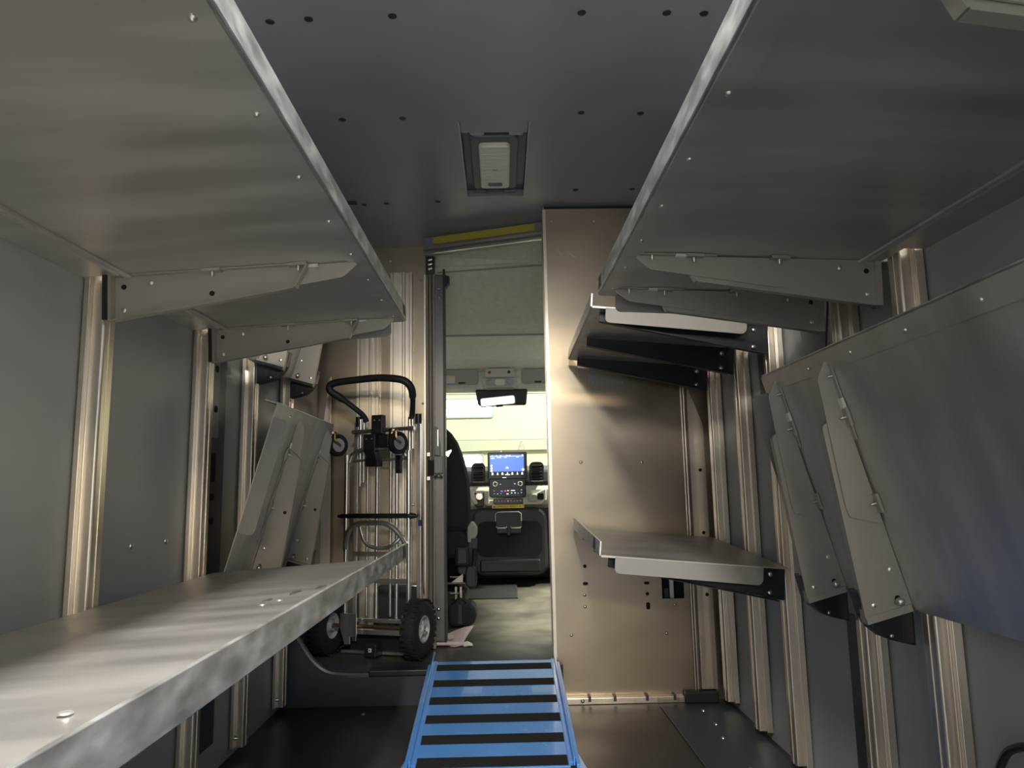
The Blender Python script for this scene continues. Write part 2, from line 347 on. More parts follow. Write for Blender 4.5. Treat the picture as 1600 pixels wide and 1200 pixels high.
MB().prism([(-.30, 1.13), (-.262, 1.145), (-.262, 1.135), (-.28, 1.105), (-.30, 1.12)], 'y', 3.90, 3.915).build('strike_hook', STEEL, d)
for z in (1.12, .995): MB().box(-.392, -.37, 3.875, 3.905, z - .012, z + .012).build('guide_block', STEEL, d, bev=.003)
MB().tube(smooth_path([(-.348, 3.875, 1.0), (-.33, 3.865, 1.008), (-.31, 3.875, 1.0)]), .007, 8).build('pull_loop', STEEL, d, smooth=True)
for z in (.33, .285): stud('bolt', STEEL, d, (-.333, 3.90, z), (0, -1, 0), .011, .007)
for z in (2.02, 1.97): stud('bolt', STEEL, d, (-.325, 3.90, z), (0, -1, 0), .008, .005)
MB().box(-.395, -.345, 3.87, 3.93, .14, .22).build('floor_guide', BRK, d, bev=.004)

# ================================================================== wall posts
def wallpost(y, side, z0, z1, label):
    x = -.985 if side < 0 else .975
    T = Matrix.Translation((x, y, 0)) if side < 0 else Matrix.Translation((x, y, 0)) @ Matrix.Rotation(math.pi, 4, 'Z')
    t = thing('shelf_post', label, 'post', (x, y, z0), 'aluminium uprights on the ' + ('left' if side < 0 else 'right') + ' wall')
    # cross-section: box channel with a groove and two side flanges (x out from wall, y along it)
    prof = [(0, -.048), (.014, -.048), (.014, -.030), (.040, -.030), (.044, -.026), (.044, .018), (.040, .022), (.016, .024), (.016, .036), (.020, .038), (.020, .046), (0, .048)]
    MB().prism(prof, 'z', z0, z1).build('channel', POST, t, T=T, bev=.0015)
    MB().box(.044, .0455, -.006, -.002, z0, z1).build('rib', POST, t, T=T)
    for yy in (-.039,):
        p = T @ Vector((.014, yy, z0 + .035)); stud('bolt', STEEL, t, p, (1 if side < 0 else -1, 0, 0), .008, .014)
    return t
wallpost(1.76, -1, .03, 1.95, 'wide aluminium upright on the left wall nearest the viewer')
wallpost(2.39, -1, .03, 1.95, 'second aluminium upright on the left wall, at the end of the long shelves')
wallpost(2.84, -1, .03, 1.95, 'third aluminium upright on the left wall, carrying the folded shelves')
wallpost(3.33, -1, .03, 1.95, 'farthest aluminium upright on the left wall, beside the step')
wallpost(1.66, 1, .03, 1.95, 'aluminium upright on the right wall nearest the viewer, below the folded shelf')
wallpost(1.98, 1, .03, 1.95, 'second aluminium upright on the right wall, below the folded shelf')
wallpost(2.52, 1, .03, 1.95, 'third aluminium upright on the right wall, at the front of the small shelves')
wallpost(2.87, 1, .03, 1.95, 'fourth aluminium upright on the right wall, behind the small shelves')
wallpost(3.25, 1, .03, 1.95, 'aluminium upright in the right corner next to the bulkhead')
def track(x, z1, label):
    t = thing('bulkhead_track', label, 'post', (x, YL, .14), 'ribbed tracks on the left bulkhead')
    prof = [(-.062, 0), (-.062, -.012), (-.046, -.012), (-.044, -.022), (.006, -.022), (.008, -.030), (.020, -.030), (.022, -.016), (.044, -.016), (.046, -.030), (.060, -.030), (.062, 0)]
    MB().prism([(x + a, YL + b) for a, b in prof], 'z', .14, z1).build('extrusion', POST, t, bev=.001)
track(-.715, 2.09, 'ribbed aluminium track on the left bulkhead, farther from the doorway')
track(-.535, 2.13, 'ribbed aluminium track on the left bulkhead, nearer the doorway')

# ================================================================== shelves
def shelf(name, label, side, hx, hz, y0, y1, W, tilt, pitch, yref, brs, black=False, flange=(), sticker=None, group=None, pivots=False, backflange=True):
    t_ = R(tilt)
    if side < 0:
        U, V, Wd = Vector((math.cos(t_), 0, math.sin(t_))), Vector((0, 1, pitch)), Vector((-math.sin(t_), 0, math.cos(t_)))
    else:
        U, V, Wd = Vector((-math.cos(t_), 0, math.sin(t_))), Vector((0, -1, -pitch)), Vector((math.sin(t_), 0, math.cos(t_)))
    org = Vector((hx, yref, hz))
    T = Matrix(((U.x, V.x, Wd.x, org.x), (U.y, V.y, Wd.y, org.y), (U.z, V.z, Wd.z, org.z), (0, 0, 0, 1)))
    sv = 1 if side < 0 else -1
    va, vb = sorted(((y0 - yref) * sv, (y1 - yref) * sv))
    far = vb if side < 0 else va
    near = va if side < 0 else vb
    t = thing(name, label, 'shelf', tuple(org), group)
    MB().box(0, W, va, vb, 0, .003).build('panel', ALU, t, T=T)
    lip = MB().prism([(W - .004, .0), (W + .003, .0), (W + .003, .047), (W - .004, .047)], 'y', va, vb)
    lip.v = [Vector((p.x, p.y, p.z)) for p in lip.v]
    lo = lip.build('front_lip', ALUTOP, t, T=T, bev=.0012)
    MB().box(W - .052, W - .004, va, vb, -.0035, 0).build('edge_doubler', ALU, t, T=T)
    if backflange:
        MB().prism([(0, -.004), (.03, -.004), (.034, 0), (.004, .0), (.004, .05), (0, .05)], 'y', va, vb).build('back_flange', ALU, t, T=T)
        ys = [1.76, 2.39, 2.84, 3.33] if side < 0 else [1.66, 1.98, 2.52, 2.87, 3.25]
        cuts = [y0] + [q for y in ys if y0 < y < y1 for q in (y - .055, min(y + .055, y1))] + [y1]
        for a_, b_ in zip(cuts[::2], cuts[1::2]):
            if b_ - a_ < .01: continue
            v0, v1 = sorted(((a_ - yref) * sv, (b_ - yref) * sv))
            MB().box(-.052, .0, v0, v1, -.002, .001).build('back_strip', ALU, t, T=T)
        MB().cyl((.05, va, -.004), (.05, vb, -.004), .006, 8).build('back_rib', ALU, t, T=T, smooth=True)
    n = int((vb - va) / .21)
    for i in range(n):
        v = near + (far - near) * (i + .6) / n
        p = T @ Vector((W - .03, v, -.0035)); stud('rivet', STEEL, t, p, -Wd, .0055, .004)
    for e in flange:
        ve = far if e == 'far' else near
        s_ = -.003 if (ve == vb) else .003
        f0 = .17 if pivots else .085
        pts = [(f0, 0), (W - .05, 0)] + arc((W - .065, -.036), .015, 0, -90, 4) + arc((f0 + .02, -.036), .02, 270, 180, 4)
        MB().prism(pts, 'y', ve, ve + s_).build('end_flange', FLG, t, T=T)
    bm_ = BRKB if black else BRK
    for yb in brs:
        v = (yb - yref) * sv
        if black:
            b = MB().prism([(-.005, -.001), (W - .035, -.001), (W - .035, -.036), (-.005, -.107)], 'y', v - .002, v + .002).build('bracket', BRKB, t, T=T, bev=.001)
            MB().prism([(.02, -.105), (W - .035, -.036), (W - .035, -.039), (.02, -.108)], 'y', v - .002, v + .022).build('bracket_flange', BRKB, b, T=T)
            for uu, ww in ((.045, -.025), (.045, -.085)):
                stud('bolt', STEEL, b, T @ Vector((uu, v + .002, ww)), V, .011, .008)
                stud('bolt', STEEL, b, T @ Vector((uu, v - .002, ww)), -V, .011, .008)
            continue
        b = MB().prism([(.012, -.004), (.475, -.004), (.445, -.060), (.012, -.110)], 'y', v - .0015, v + .0015).build('bracket', bm_, t, T=T)
        MB().prism([(.012, -.110), (.445, -.060), (.445, -.063), (.012, -.113)], 'y', v - .020, v + .0015).build('bottom_flange', bm_, b, T=T)
        MB().prism([(.475, -.004), (.445, -.060), (.448, -.062), (.478, -.005)], 'y', v - .020, v + .0015).build('end_flange', bm_, b, T=T)
        MB().box(.012, .475, v - .018, v + .0015, -.004, -.001).build('top_flange', bm_, b, T=T)
        tip = MB().prism([(.20, -.004), (.59, -.004), (.592, -.010), (.562, -.034), (.555, -.038), (.26, -.074), (.235, -.072)], 'y', v + .0035, v + .0065)
        tip = tip.build('bracket_tip', bm_, t, T=T)
        MB().box(.40, .585, v + .004, v + .020, -.004, -.001).build('top_flange', bm_, tip, T=T)
        # slide clips and bolts
        for uu in (.25, .455):
            MB().box(uu - .022, uu + .022, v - .024, v + .026, -.008, -.001).build('slide_clip', bm_, b, T=T)
            for dv in (-.012, .014): stud('bolt', STEEL, b, T @ Vector((uu, v + dv, -.008)), -Wd, .0042, .012)
        stud('bolt', STEEL, tip, T @ Vector((.555, v + .012, -.004)), -Wd, .0042, .012)
        MB().box(.475, .500, v - .003, v + .024, -.009, -.002).build('nylon_pad', LENS, b, T=T)
        for uu, ww, mm in ((.10, -.022, STEEL), (.036, -.085, STEEL)):
            for dv, ax in ((.0015, V), (-.0015, -V)): stud('rivet', mm, b, T @ Vector((uu, v + dv, ww)), ax, .0062, .003)
        for uu, ww in ((.036, -.028), (.245, -.058)):
            for dv, ax in ((.0015, V), (-.0015, -V)): stud('hole', HOLE, b, T @ Vector((uu, v + dv, ww)), ax, .0065, .0006, 12, False)
        MB().prism([(.0, -.004), (.016, -.004), (.016, -.112), (.0, -.112)], 'y', v - .026, v + .004).build('hinge_strip', bm_, b, T=T)
        MB().box(.001, .010, v - .034, v - .026, -.112, -.004).build('hinge_pad', BLACK, b, T=T)
    if pivots:
        for yb in brs:
            ya = yb + (.03 if side < 0 else -.03)
            xw = hx - .004 * side * -1
            pts = [(0, .045), (0, -.078)] + [(.035 + .085 * math.sin(R(a)), .03 - .098 * math.cos(R(a))) for a in (8, 25, 45, 65, 85)] + [(.125, .045)]
            s2 = -side
            for q in (-.036, .030):
                pass
            pm = MB().prism([(hx + s2 * a, hz + b_) for a, b_ in pts], 'y', yb + .0035, yb + .050).build('pivot_mount', PIV, t, bev=.004)
            for q in (.0035, .051):
                MB().box(hx + s2 * .03 - .0015, hx + s2 * .03 + .0015, yb + q - .001, yb + q, hz - .06, hz + .02).build('mould_rib', BLACK, pm)
            stud('bolt', STEEL, pm, (hx + s2 * .055, yb + .0035, hz - .055), (0, -1, 0), .005, .003)
            p = T @ Vector((.03, (yb - yref) * sv, -.03))
            stud('bolt', STEEL, t, p - Wd * .09 * 0 + V * (-.012 * sv), -V * sv, .010, .009)
    if sticker is not None:
        v = (sticker - yref) * sv
        MB().box(W + .003, W + .0036, v - .030, v + .030, .006, .042).build('label_sticker', STK, t, T=T)
    return t
LSH = 'long aluminium shelves'
shelf('cargo_shelf', 'long aluminium shelf high on the left wall seen from below', -1, -.934, 1.447, -.25, 2.42, .622, 3.2, .018, 1.72, (.65, 1.725, 2.355), flange=('far',), sticker=2.36, group=LSH)
low_left = shelf('cargo_shelf', 'long aluminium shelf low on the left wall with bright dented top', -1, -.934, .672, -.25, 2.45, .622, 3.5, .004, 1.72, (.66, 1.725, 2.355), flange=(), sticker=2.38, group=LSH, backflange=False)
shelf('cargo_shelf', 'long aluminium shelf high on the right wall seen from below', 1, .924, 1.456, -.25, 2.10, .631, 2.2, .020, 1.72, (.67, 1.705, 2.025), flange=('far',), sticker=2.04, group=LSH)
SSH = 'small shelves on black brackets'
shelf('cargo_shelf', 'short aluminium shelf high on the right over three black brackets', 1, .924, 1.476, 2.42, 3.28, .614, 5.2, -.03, 2.47, (2.475, 2.85, 3.225), black=True, backflange=False, flange=('near',), group=SSH)
shelf('cargo_shelf', 'short aluminium shelf low on the right against the bulkhead, with rounded end flange', 1, .924, .656, 2.42, 3.28, .614, 5.2, .055, 2.47, (2.475, 2.85, 3.225), black=True, backflange=False, flange=('near',), sticker=2.55, group=SSH)
FSH = 'shelves folded up against the wall'
shelf('folding_shelf', 'large aluminium shelf folded up against the right wall', 1, .924, .638, .55, 2.11, .621, 75, .0, 1.72, (.80, 1.70, 2.02), flange=('far',), group=FSH, pivots=True, backflange=False)
shelf('folding_shelf', 'aluminium shelf folded up low on the left wall beside the hand truck', -1, -.934, .638, 2.52, 3.36, .621, 74, .0, 2.84, (2.80, 3.25), flange=('near',), group=FSH, pivots=True, backflange=False)
shelf('folding_shelf', 'folded shelf high on the left wall, mostly hidden behind the long upper shelf', -1, -.934, 1.425, 2.62, 3.36, .621, 74, .0, 2.84, (2.80, 3.25), flange=('near',), group=FSH, pivots=True, backflange=False)

# scuffs and dents on the low left shelf
SCF = mat('scuffed_patch', (.20, .19, .18), .6, .6, .4, (90, 60, 10))
DNT = mat('bright_dent', (.85, .84, .80), .35, .8)
def low_z(x): return .672 + (x + .934) * math.tan(R(3.5)) + .0034
for x, y, a, b_ in ((-.47, 1.72, .016, .05), (-.43, 1.80, .012, .06), (-.50, 1.62, .010, .03), (-.40, 2.02, .010, .05), (-.45, 2.08, .012, .03), (-.36, 2.15, .008, .06), (-.52, 1.95, .006, .03), (-.37, .86, .010, .05), (-.39, .96, .006, .07)):
    pts = [(x + a * (.6 + .6 * random.random()) * math.cos(k * .785), y + b_ * (.5 + .6 * random.random()) * math.sin(k * .785)) for k in range(8)]
    c = MB(); c.add([(p, q, low_z(p)) for p, q in pts] + [(p, q, low_z(p) - .0008) for p, q in pts], [tuple(range(8)), tuple(range(15, 7, -1))] + [(i, i + 8, (i + 1) % 8 + 8, (i + 1) % 8) for i in range(8)])
    c.build('scuff', SCF, low_left)
for x, y in ((-.49, 1.55), (-.47, 1.60), (-.40, 2.10), (-.385, 2.18), (-.45, .80)): stud('dent', DNT, low_left, (x, y, low_z(x) - .0005), (0, 0, 1), .008, .0016, 10)

# ================================================================== ceiling lamp in the recess
t = thing('ceiling_lamp', 'white cargo lamp set in a recess of the dark ceiling', 'lamp', (0, 2.92, ZC))
c = MB(); c.box(lx0 + .004, lx1 - .004, ly0 + .004, ly1 - .004, ZC + .03, ZC + .045)
c.build('housing', LAMPB, t, bev=.004)
for x, s_ in ((lx0, 1), (lx1, -1)): MB().box(*sorted((x, x + s_ * .004)), ly0, ly1, ZC - .002, ZC + .03).build('cut_edge', EDGEW, t)
MB().box(lx0 + .004, lx1 - .004, ly0, ly0 + .10, ZC + .004, ZC + .02).build('cross_member', CEIL, t, bev=.004)
MB().prism(rrect(-.105, .09, 2.70, 3.20, .03), 'z', ZC + .008, ZC + .034).build('bezel', LAMPB, t, bev=.006)
ln = MB().prism(rrect(-.070, .056, 2.745, 3.15, .022), 'z', ZC - .012, ZC + .012).build('lens', LENS, t, bev=.005)
MB().prism(rrect(-.037, .025, 3.085, 3.12, .008), 'z', ZC - .0135, ZC - .012).build('switch', LAMPB, ln)
stud('lamp_button', GREYW, ln, (-.006, 2.95, ZC - .012), (0, 0, -1), .011, .004, 14)
for k in range(9): MB().box(-.060, .046, 2.775 + k * .033, 2.778 + k * .033, ZC - .0128, ZC - .012).build('lens_rib', LENS, ln)
for x in (-.10, .05): MB().prism(rrect(x, x + .055, 2.665, 2.695, .013), 'z', ZC + .012, ZC + .03).build('mount_tab', GREYW, t)
for x in (-.10, .03): MB().prism(rrect(x, x + .055, 3.225, 3.25, .010), 'z', ZC + .012, ZC + .03).build('mount_tab', BODYG, t)

# ================================================================== blue ramp
t = thing('loading_ramp', 'blue painted loading ramp with black grip strips leading up to the cab', 'ramp', (-.045, 2.9, 0))
slope = (.172 - .028) / (3.43 - 2.55)
def rz(y): return .028 + (y - 2.55) * slope
xa, xb = -.313, .220
def ramp_prism(x0, x1, y0, y1, dz0, dz1): return MB().prism([(y0, rz(y0) + dz0), (y1, rz(y1) + dz0), (y1, rz(y1) + dz1), (y0, rz(y0) + dz1)], 'x', x0, x1)
ramp_prism(xa, xb, 2.555, 3.435, -.012, 0).build('deck', BLUE, t, bev=.002)
for s_, x in ((-1, xa), (1, xb)):
    ramp_prism(*sorted((x, x + s_ * .006)), 2.55, 3.47, -.012, .030).build('side_rail', BLUE, t, bev=.001)
    ramp_prism(*sorted((x - s_ * .014, x)), 2.57, 3.43, 0, .006).build('rail_foot', BLUE, t, bev=.001)
    ramp_prism(*sorted((x + s_ * .008, x + s_ * .020)), 2.53, 3.36, -.014, .018).build('outer_rail', BLUE, t, bev=.001)
    MB().prism([(x + s_ * .02, 2.84), (x + s_ * .02, 2.20), (x + s_ * .10, 2.20), (x + s_ * .045, 2.60)], 'z', .002, .010).build('side_wing', BLUE, t)
    MB().cyl((x - s_ * .010, 2.545, .020), (x + s_ * .006, 2.545, .020), .014, 10).build('hinge', BLACK, t, smooth=True)
for y in (3.366, 3.206, 3.047, 2.895, 2.744, 2.593):
    ramp_prism(xa + .016, xb - .016, y - .031, y + .031, 0, .0016).build('grip_strip', GRIP, t)
MB().prism([(2.05, .004), (2.54, .018), (2.54, .024), (2.05, .010)], 'x', xa, xb).build('lower_flap', BLUE, t, bev=.001)
MB().box(xb + .022, xb + .034, 3.34, 3.38, .02, .17).build('end_stop', BLACK, t, bev=.002)

# ================================================================== hand truck
th = R(18); HX, HY = -.64, 3.72
HT = Matrix.Translation((HX, HY, 0)) @ Matrix.Rotation(-th, 4, 'Z')
t = thing('hand_truck', 'silver convertible hand truck with black handle standing against the left bulkhead', 'hand truck', (HX, HY, .14))
def hb(mb, n, m_, bev=0, smooth=True, p=t): return mb.build(n, m_, p, T=HT, bev=bev, smooth=smooth)
hb(MB().tube([(-.150, 0, .26), (-.150, 0, 1.115)], .011), 'side_tube', CHROME); hb(MB().tube([(.193, 0, .26), (.193, 0, 1.13)], .011), 'side_tube', CHROME)
for x in (-.150, .193): hb(MB().tube([(x, 0, .70), (x, 0, 1.118)], .0135), 'sleeve', CHROME)
for x in (-.125, .225): hb(MB().box(x - .012, x + .012, .045, .075, .20, 1.285), 'rear_channel', CHROME, bev=.002, smooth=False)
for x, z0 in ((-.092, .96), (-.072, .98), (.183, 1.0), (.200, 1.14)): hb(MB().tube([(x, .03, z0), (x, .03, 1.30)], .0085), 'telescope_tube', CHROME)
for x in (-.112, .222): hb(MB().tube([(x, .05, 1.265), (x, .05, 1.315)], .017), 'tube_socket', BLACK)
for x in (.010, .119): hb(MB().tube([(x, .02, .32), (x, .02, 1.12)], .0095), 'centre_tube', CHROME)
for x in (-.07, .06, .155): hb(MB().tube([(x, .07, .32), (x, .07, 1.15)], .0075), 'rear_bar', CHROME)
hp = smooth_path([(-.058, .03, 1.285), (-.075, .01, 1.325), (-.150, -.06, 1.40), (-.195, -.09, 1.435), (-.200, -.095, 1.462), (-.170, -.095, 1.477), (-.08, -.095, 1.484), (.06, -.095, 1.488), (.165, -.095, 1.478), (.215, -.085, 1.462), (.236, -.065, 1.430), (.228, -.03, 1.385), (.203, .02, 1.325), (.193, .03, 1.29)], 5)
hb(MB().tube(hp, [.0185 if p.z > 1.39 else .0135 for p in hp], 12), 'handle_grip', FOAM)
hb(MB().tube([(-.117, -.005, 1.232), (.225, -.005, 1.240)], .0125, flat=.8), 'cross_bar', CHROME)
hb(MB().tube(smooth_path([(-.135, 0, 1.08), (-.118, 0, 1.118), (-.07, 0, 1.140), (.02, 0, 1.142), (.11, 0, 1.142), (.155, 0, 1.132), (.180, 0, 1.10)]), .0115), 'arch_bar', CHROME)
hb(MB().tube([(-.135, .02, 1.088), (.185, .02, 1.092)], .006), 'thin_bar', CHROME)
b1 = hb(MB().box(.000, .062, -.03, .01, 1.215, 1.312), 'latch_block', BLACK, bev=.004, smooth=False)
for x in (.018, .046): stud('screw', STEEL, b1, HT @ Vector((x, -.03, 1.285)), HT.to_3x3() @ Vector((0, -1, 0)), .004, .003)
b2 = hb(MB().prism([(-.033, 1.216), (.032, 1.216), (.032, 1.128), (.040, 1.11), (.040, 1.085), (-.010, 1.085), (-.033, 1.13)], 'y', -.05, .0), 'release_latch', BLACK, bev=.004, smooth=False)
for x in (-.015, .015): stud('screw', STEEL, b2, HT @ Vector((x, -.05, 1.192)), HT.to_3x3() @ Vector((0, -1, 0)), .004, .003)
hb(MB().box(-.025, .046, -.045, .01, 1.055, 1.10), 'latch_foot', BLACK, bev=.004, smooth=False)
hb(MB().box(.036, .09, -.02, .02, 1.15, 1.215), 'latch_block', BLACK, bev=.004, smooth=False)
hb(MB().box(.118, .140, .01, .03, 1.02, 1.11), 'strap', BLACK, smooth=False)
hb(MB().tube([(-.165, -.005, .813), (.228, -.005, .811)], .0125), 'brace_bar', BLACK)
hb(MB().tube([(-.195, -.005, .813), (-.165, -.005, .813)], [.006, .0125]), 'brace_end', BLACK); hb(MB().tube([(.205, -.01, .811), (.245, -.01, .811)], [.017, .007]), 'brace_end', BLACK)
hb(MB().tube(smooth_path([(-.150, -.005, .655), (-.138, -.02, .700), (-.112, -.03, .750), (-.070, -.035, .774), (.0, -.035, .779), (.077, -.035, .777), (.125, -.03, .755), (.160, -.02, .715), (.180, -.01, .675)]), .0125, flat=1.3), 'arch_bracket', CHROME)
hb(MB().tube(smooth_path([(-.062, -.02, .765), (-.045, -.025, .715), (-.020, -.03, .678), (.025, -.03, .660), (.09, -.03, .660), (.130, -.03, .680), (.165, -.02, .715)]), .009), 'lower_loop', CHROME)
for z in (.628, .50): hb(MB().box(-.12, .20, .0, .018, z - .012, z + .010), 'cross_plate', CHROME, bev=.002, smooth=False)
hb(MB().box(.225, .240, .04, .05, .76, .79), 'band', NAVY, smooth=False)
hb(MB().cyl((-.250, 0, .281), (.250, 0, .281), .010), 'axle', BRASS)
hb(MB().box(-.12, .20, .0, .022, .243, .266), 'axle_beam', CHROME, bev=.002, smooth=False); hb(MB().box(-.12, .20, .0, .022, .300, .318), 'axle_beam', CHROME, bev=.002, smooth=False)
for x in (-.10,):
    hb(MB().prism([(x - .06, .345), (x + .03, .345), (x + .03, .235), (x - .005, .235), (x - .005, .20), (x - .035, .20), (x - .06, .27)], 'y', -.03, -.022), 'axle_plate', CHROME, bev=.002, smooth=False)
hb(MB().prism([(.165, .345), (.215, .345), (.215, .25), (.165, .25)], 'y', -.02, -.012), 'axle_plate', CHROME, smooth=False)
hb(MB().box(-.16, .22, .05, .07, .146, .24), 'toe_plate', BLACK, bev=.004, smooth=False)
hb(MB().box(-.19, .22, .035, .05, .146, .158), 'toe_edge', CHROME, smooth=False)
ft = hb(MB().box(-.028, .036, -.03, .04, .143, .205), 'foot', BLACK, bev=.005, smooth=False)
hb(MB().box(-.004, .012, -.0315, -.030, .168, .186), 'foot_sticker', PAPERW, smooth=False, p=ft)
hb(MB().box(.0, .006, -.0325, -.0315, .173, .181), 'sticker_mark', BLACK, smooth=False, p=ft)
def wheel(x, side, r=.1385, w_=.078):
    A = (HT.to_3x3() @ Vector((side, 0, 0))); Cc = HT @ Vector((x, 0, .2795))
    prof = [(.062, -.030), (.075, -w_ / 2 + .006), (.105, -w_ / 2), (.128, -w_ / 2 + .008), (.1365, -.02), (r, -.008), (r, .008), (.1365, .02), (.128, w_ / 2 - .008), (.105, w_ / 2), (.075, w_ / 2 - .006), (.062, .030)]
    wh = MB().lathe(prof, Cc, A, 36).build('wheel', RUB, t, smooth=True)
    rim = [(.012, -.03), (.022, -.032), (.030, -.012), (.050, -.010), (.064, -.030), (.064, .030), (.058, .032), (.050, .012), (.030, .014), (.022, .034), (.012, .034)]
    rm = MB().lathe(rim, Cc, A, 28).build('rim', GREYW, wh, smooth=True)
    X = A; Zv = Vector((0, 0, 1)); Yv = Zv.cross(X)
    for k in range(5):
        a = 2 * math.pi * k / 5 + .3; dr = Yv * math.cos(a) + Zv * math.sin(a)
        MB().tube([Cc + A * .022 + dr * .018, Cc + A * .016 + dr * .055], [.008, .006], 6).build('spoke', GREYW, wh, smooth=True)
    MB().cyl(Cc + A * .03, Cc + A * .042, .011, 12).build('hub_nut', STEEL, wh, smooth=True)
    for k in range(30):                       # tread blocks
        a = 2 * math.pi * k / 30; dr = Yv * math.cos(a) + Zv * math.sin(a); tg = A.cross(dr)
        for q in (-1, 1):
            c0 = Cc + dr * .1365 + A * (.022 * q) + tg * (.006 * q)
            b = MB(); vs = []
            for i in (-1, 1):
                for j in (-1, 1):
                    for l in (0, 1): vs.append(c0 + A * (.012 * i) + tg * (.008 * j) + dr * (.0042 * l - .001 - .001 * abs(0)))
            TR.add(vs, [(0, 1, 3, 2), (4, 6, 7, 5), (0, 4, 5, 1), (2, 3, 7, 6), (0, 2, 6, 4), (1, 5, 7, 3)])
    return wh
for x, s_ in ((.245, 1), (-.245, -1)):
    TR = MB(); wh = wheel(x, s_); k_ = TR.build('tread', RUB, wh); k_['kind'] = 'stuff'
def caster(x, yaw):
    C0 = HT @ Vector((x, -.065, 1.165)); A = Matrix.Rotation(-th + R(yaw), 3, 'Z') @ Vector((1, 0, 0)); F = Vector((0, 0, 1)).cross(A)
    wh = MB().lathe([(.034, -.012), (.050, -.015), (.056, -.008), (.056, .008), (.050, .015), (.034, .012)], C0, A, 28).build('caster_wheel', RUB, t, smooth=True)
    MB().lathe([(.008, -.012), (.020, -.009), (.035, -.011), (.035, .011), (.020, .009), (.008, .013)], C0, A, 24).build('caster_rim', GREYW, wh, smooth=True)
    f = MB()
    for q in (-1, 1):
        f.tube(smooth_path([C0 + A * (.019 * q) + Vector((0, 0, 0)), C0 + A * (.020 * q) - F * .030 + Vector((0, 0, .022)), C0 + A * (.016 * q) - F * .030 + Vector((0, 0, .055))], 4), [.013] * 9, 8, flat=.5)
    f.build('caster_fork', BRASS, wh, smooth=True)
    MB().cyl(C0 - A * .024, C0 + A * .024, .007, 10).build('caster_axle', STEEL, wh, smooth=True)
    MB().lathe([(.0, -.006), (.022, -.006), (.024, .0), (.022, .006), (.0, .006)], C0 - F * .028 + Vector((0, 0, .060)), (0, 0, 1), 18).build('swivel_race', BRASS, wh, smooth=True)
    MB().box(-.03, .03, -.002, .05, -.004, .004).build('caster_plate', BRK, wh, T=Matrix.Translation(C0 + Vector((0, .03, .03))))
caster(-.168, -28); caster(.165, -26)

# black box behind the wheels
t = thing('storage_box', 'low black plastic box behind the hand truck wheels', 'box', (-.56, 3.93, .14))
MB().prism(rrect(-.665, -.405, .142, .455, .045), 'y', 3.89, 3.935).build('body', BLACK, t, bev=.008)
MB().tube([(-.47, 3.887, .45), (-.44, 3.885, .448), (-.416, 3.885, .42), (-.408, 3.885, .37)], .006, 8).build('edge_trim', STEEL, t, smooth=True)

# papers on the cab floor beside the door edge
def crumple(pts, m_, name, parent):
    return MB().sheet(pts, .0015).build(name, m_, parent)
t = thing('paper_sheet', 'crumpled pale pink paper lying at the foot of the sliding door', 'paper', (-.27, 3.95, .14))
g = []
for i in range(7):
    row = []
    for j in range(9):
        s_, q = j / 8, i / 6
        x = lerp(-.37, lerp(-.215, -.160, q), s_); y = lerp(3.93, 4.12, q) + .02 * math.sin(5 * s_)
        z = .146 + .015 * q + .055 * q * s_ ** 1.5 + .006 * math.sin(7 * s_ + 3 * q)
        row.append((x, y, z))
    g.append(row)
crumple(g, PAPER, 'sheet', t)
MB().tube([(-.37, 3.93, .156), (-.28, 3.925, .155), (-.205, 3.925, .153)], .010, 8).build('rolled_edge', PAPER, t, smooth=True)
MB().prism([(-.352, .185), (-.262, .195), (-.262, .172), (-.30, .168), (-.30, .155), (-.335, .155), (-.335, .165), (-.352, .165)], 'y', 3.962, 3.966).build('tape_patch', BRK, t)
t = MB().sheet([[(-.205, 3.91, .142), (-.18, 3.90, .148), (-.160, 3.905, .146)], [(-.225, 3.96, .150), (-.19, 3.965, .158), (-.165, 3.94, .150)]], .0012).build('paper_scrap', PAPERW)
tag(t, 'small torn white paper scrap beside the pink paper', 'paper')

# ================================================================== cab
GX = lambda px: (px - 783.5) * .00473
GZ = lambda py: 1.21 - (py - 708) * .00487
t = thing('dashboard', 'black and cream van dashboard seen through the cab doorway', 'dashboard', (0, 5.7, .3))
def dpan(x0, x1, y0, y1, ya, yb, r, name, m_, bev=.006, p=t): return MB().prism(rrect(GX(x0), GX(x1), GZ(y1), GZ(y0), r), 'y', ya, yb).build(name, m_, p, bev=bev)
MB().prism([(5.66, .80), (5.62, .99), (5.64, 1.08), (5.75, 1.115), (6.25, 1.09), (6.3, .8)], 'x', -.98, .98).build('upper_body', DASH, t, bev=.02)
MB().prism([(5.63, .97), (5.60, .93), (5.62, .82), (5.68, .78), (5.9, .78), (5.9, .97)], 'x', -.98, .98).build('cream_band', CREAMP, t, bev=.015)
MB().prism([(-.98, .80), (.98, .80), (.98, .45), (.42, .45), (.36, .35), (.30, .30), (-.20, .30), (-.27, .36), (-.30, .45), (-.98, .45)], 'y', 5.66, 5.95).build('lower_body', DASH, t, bev=.02)
MB().prism(rrect(-.225, .335, .30, .80, .09), 'y', 5.60, 5.70).build('centre_console', DASH, t, bev=.02)
MB().prism(rrect(-.19, .295, .44, .70, .06), 'y', 5.595, 5.605).build('storage_recess', HOLE, t)
MB().box(-.17, .28, 5.57, 5.66, .33, .42).build('storage_bin', BLACK, t, bev=.012)
MB().box(-.15, .26, 5.565, 5.57, .40, .415).build('bin_edge', DASH, t)
d = dpan(762, 824, 708, 749, 5.50, 5.56, .010, 'display', GLOSSB)
dpan(765.5, 819, 712, 737.5, 5.496, 5.4995, .002, 'screen', SCR, 0, d)
c = MB()
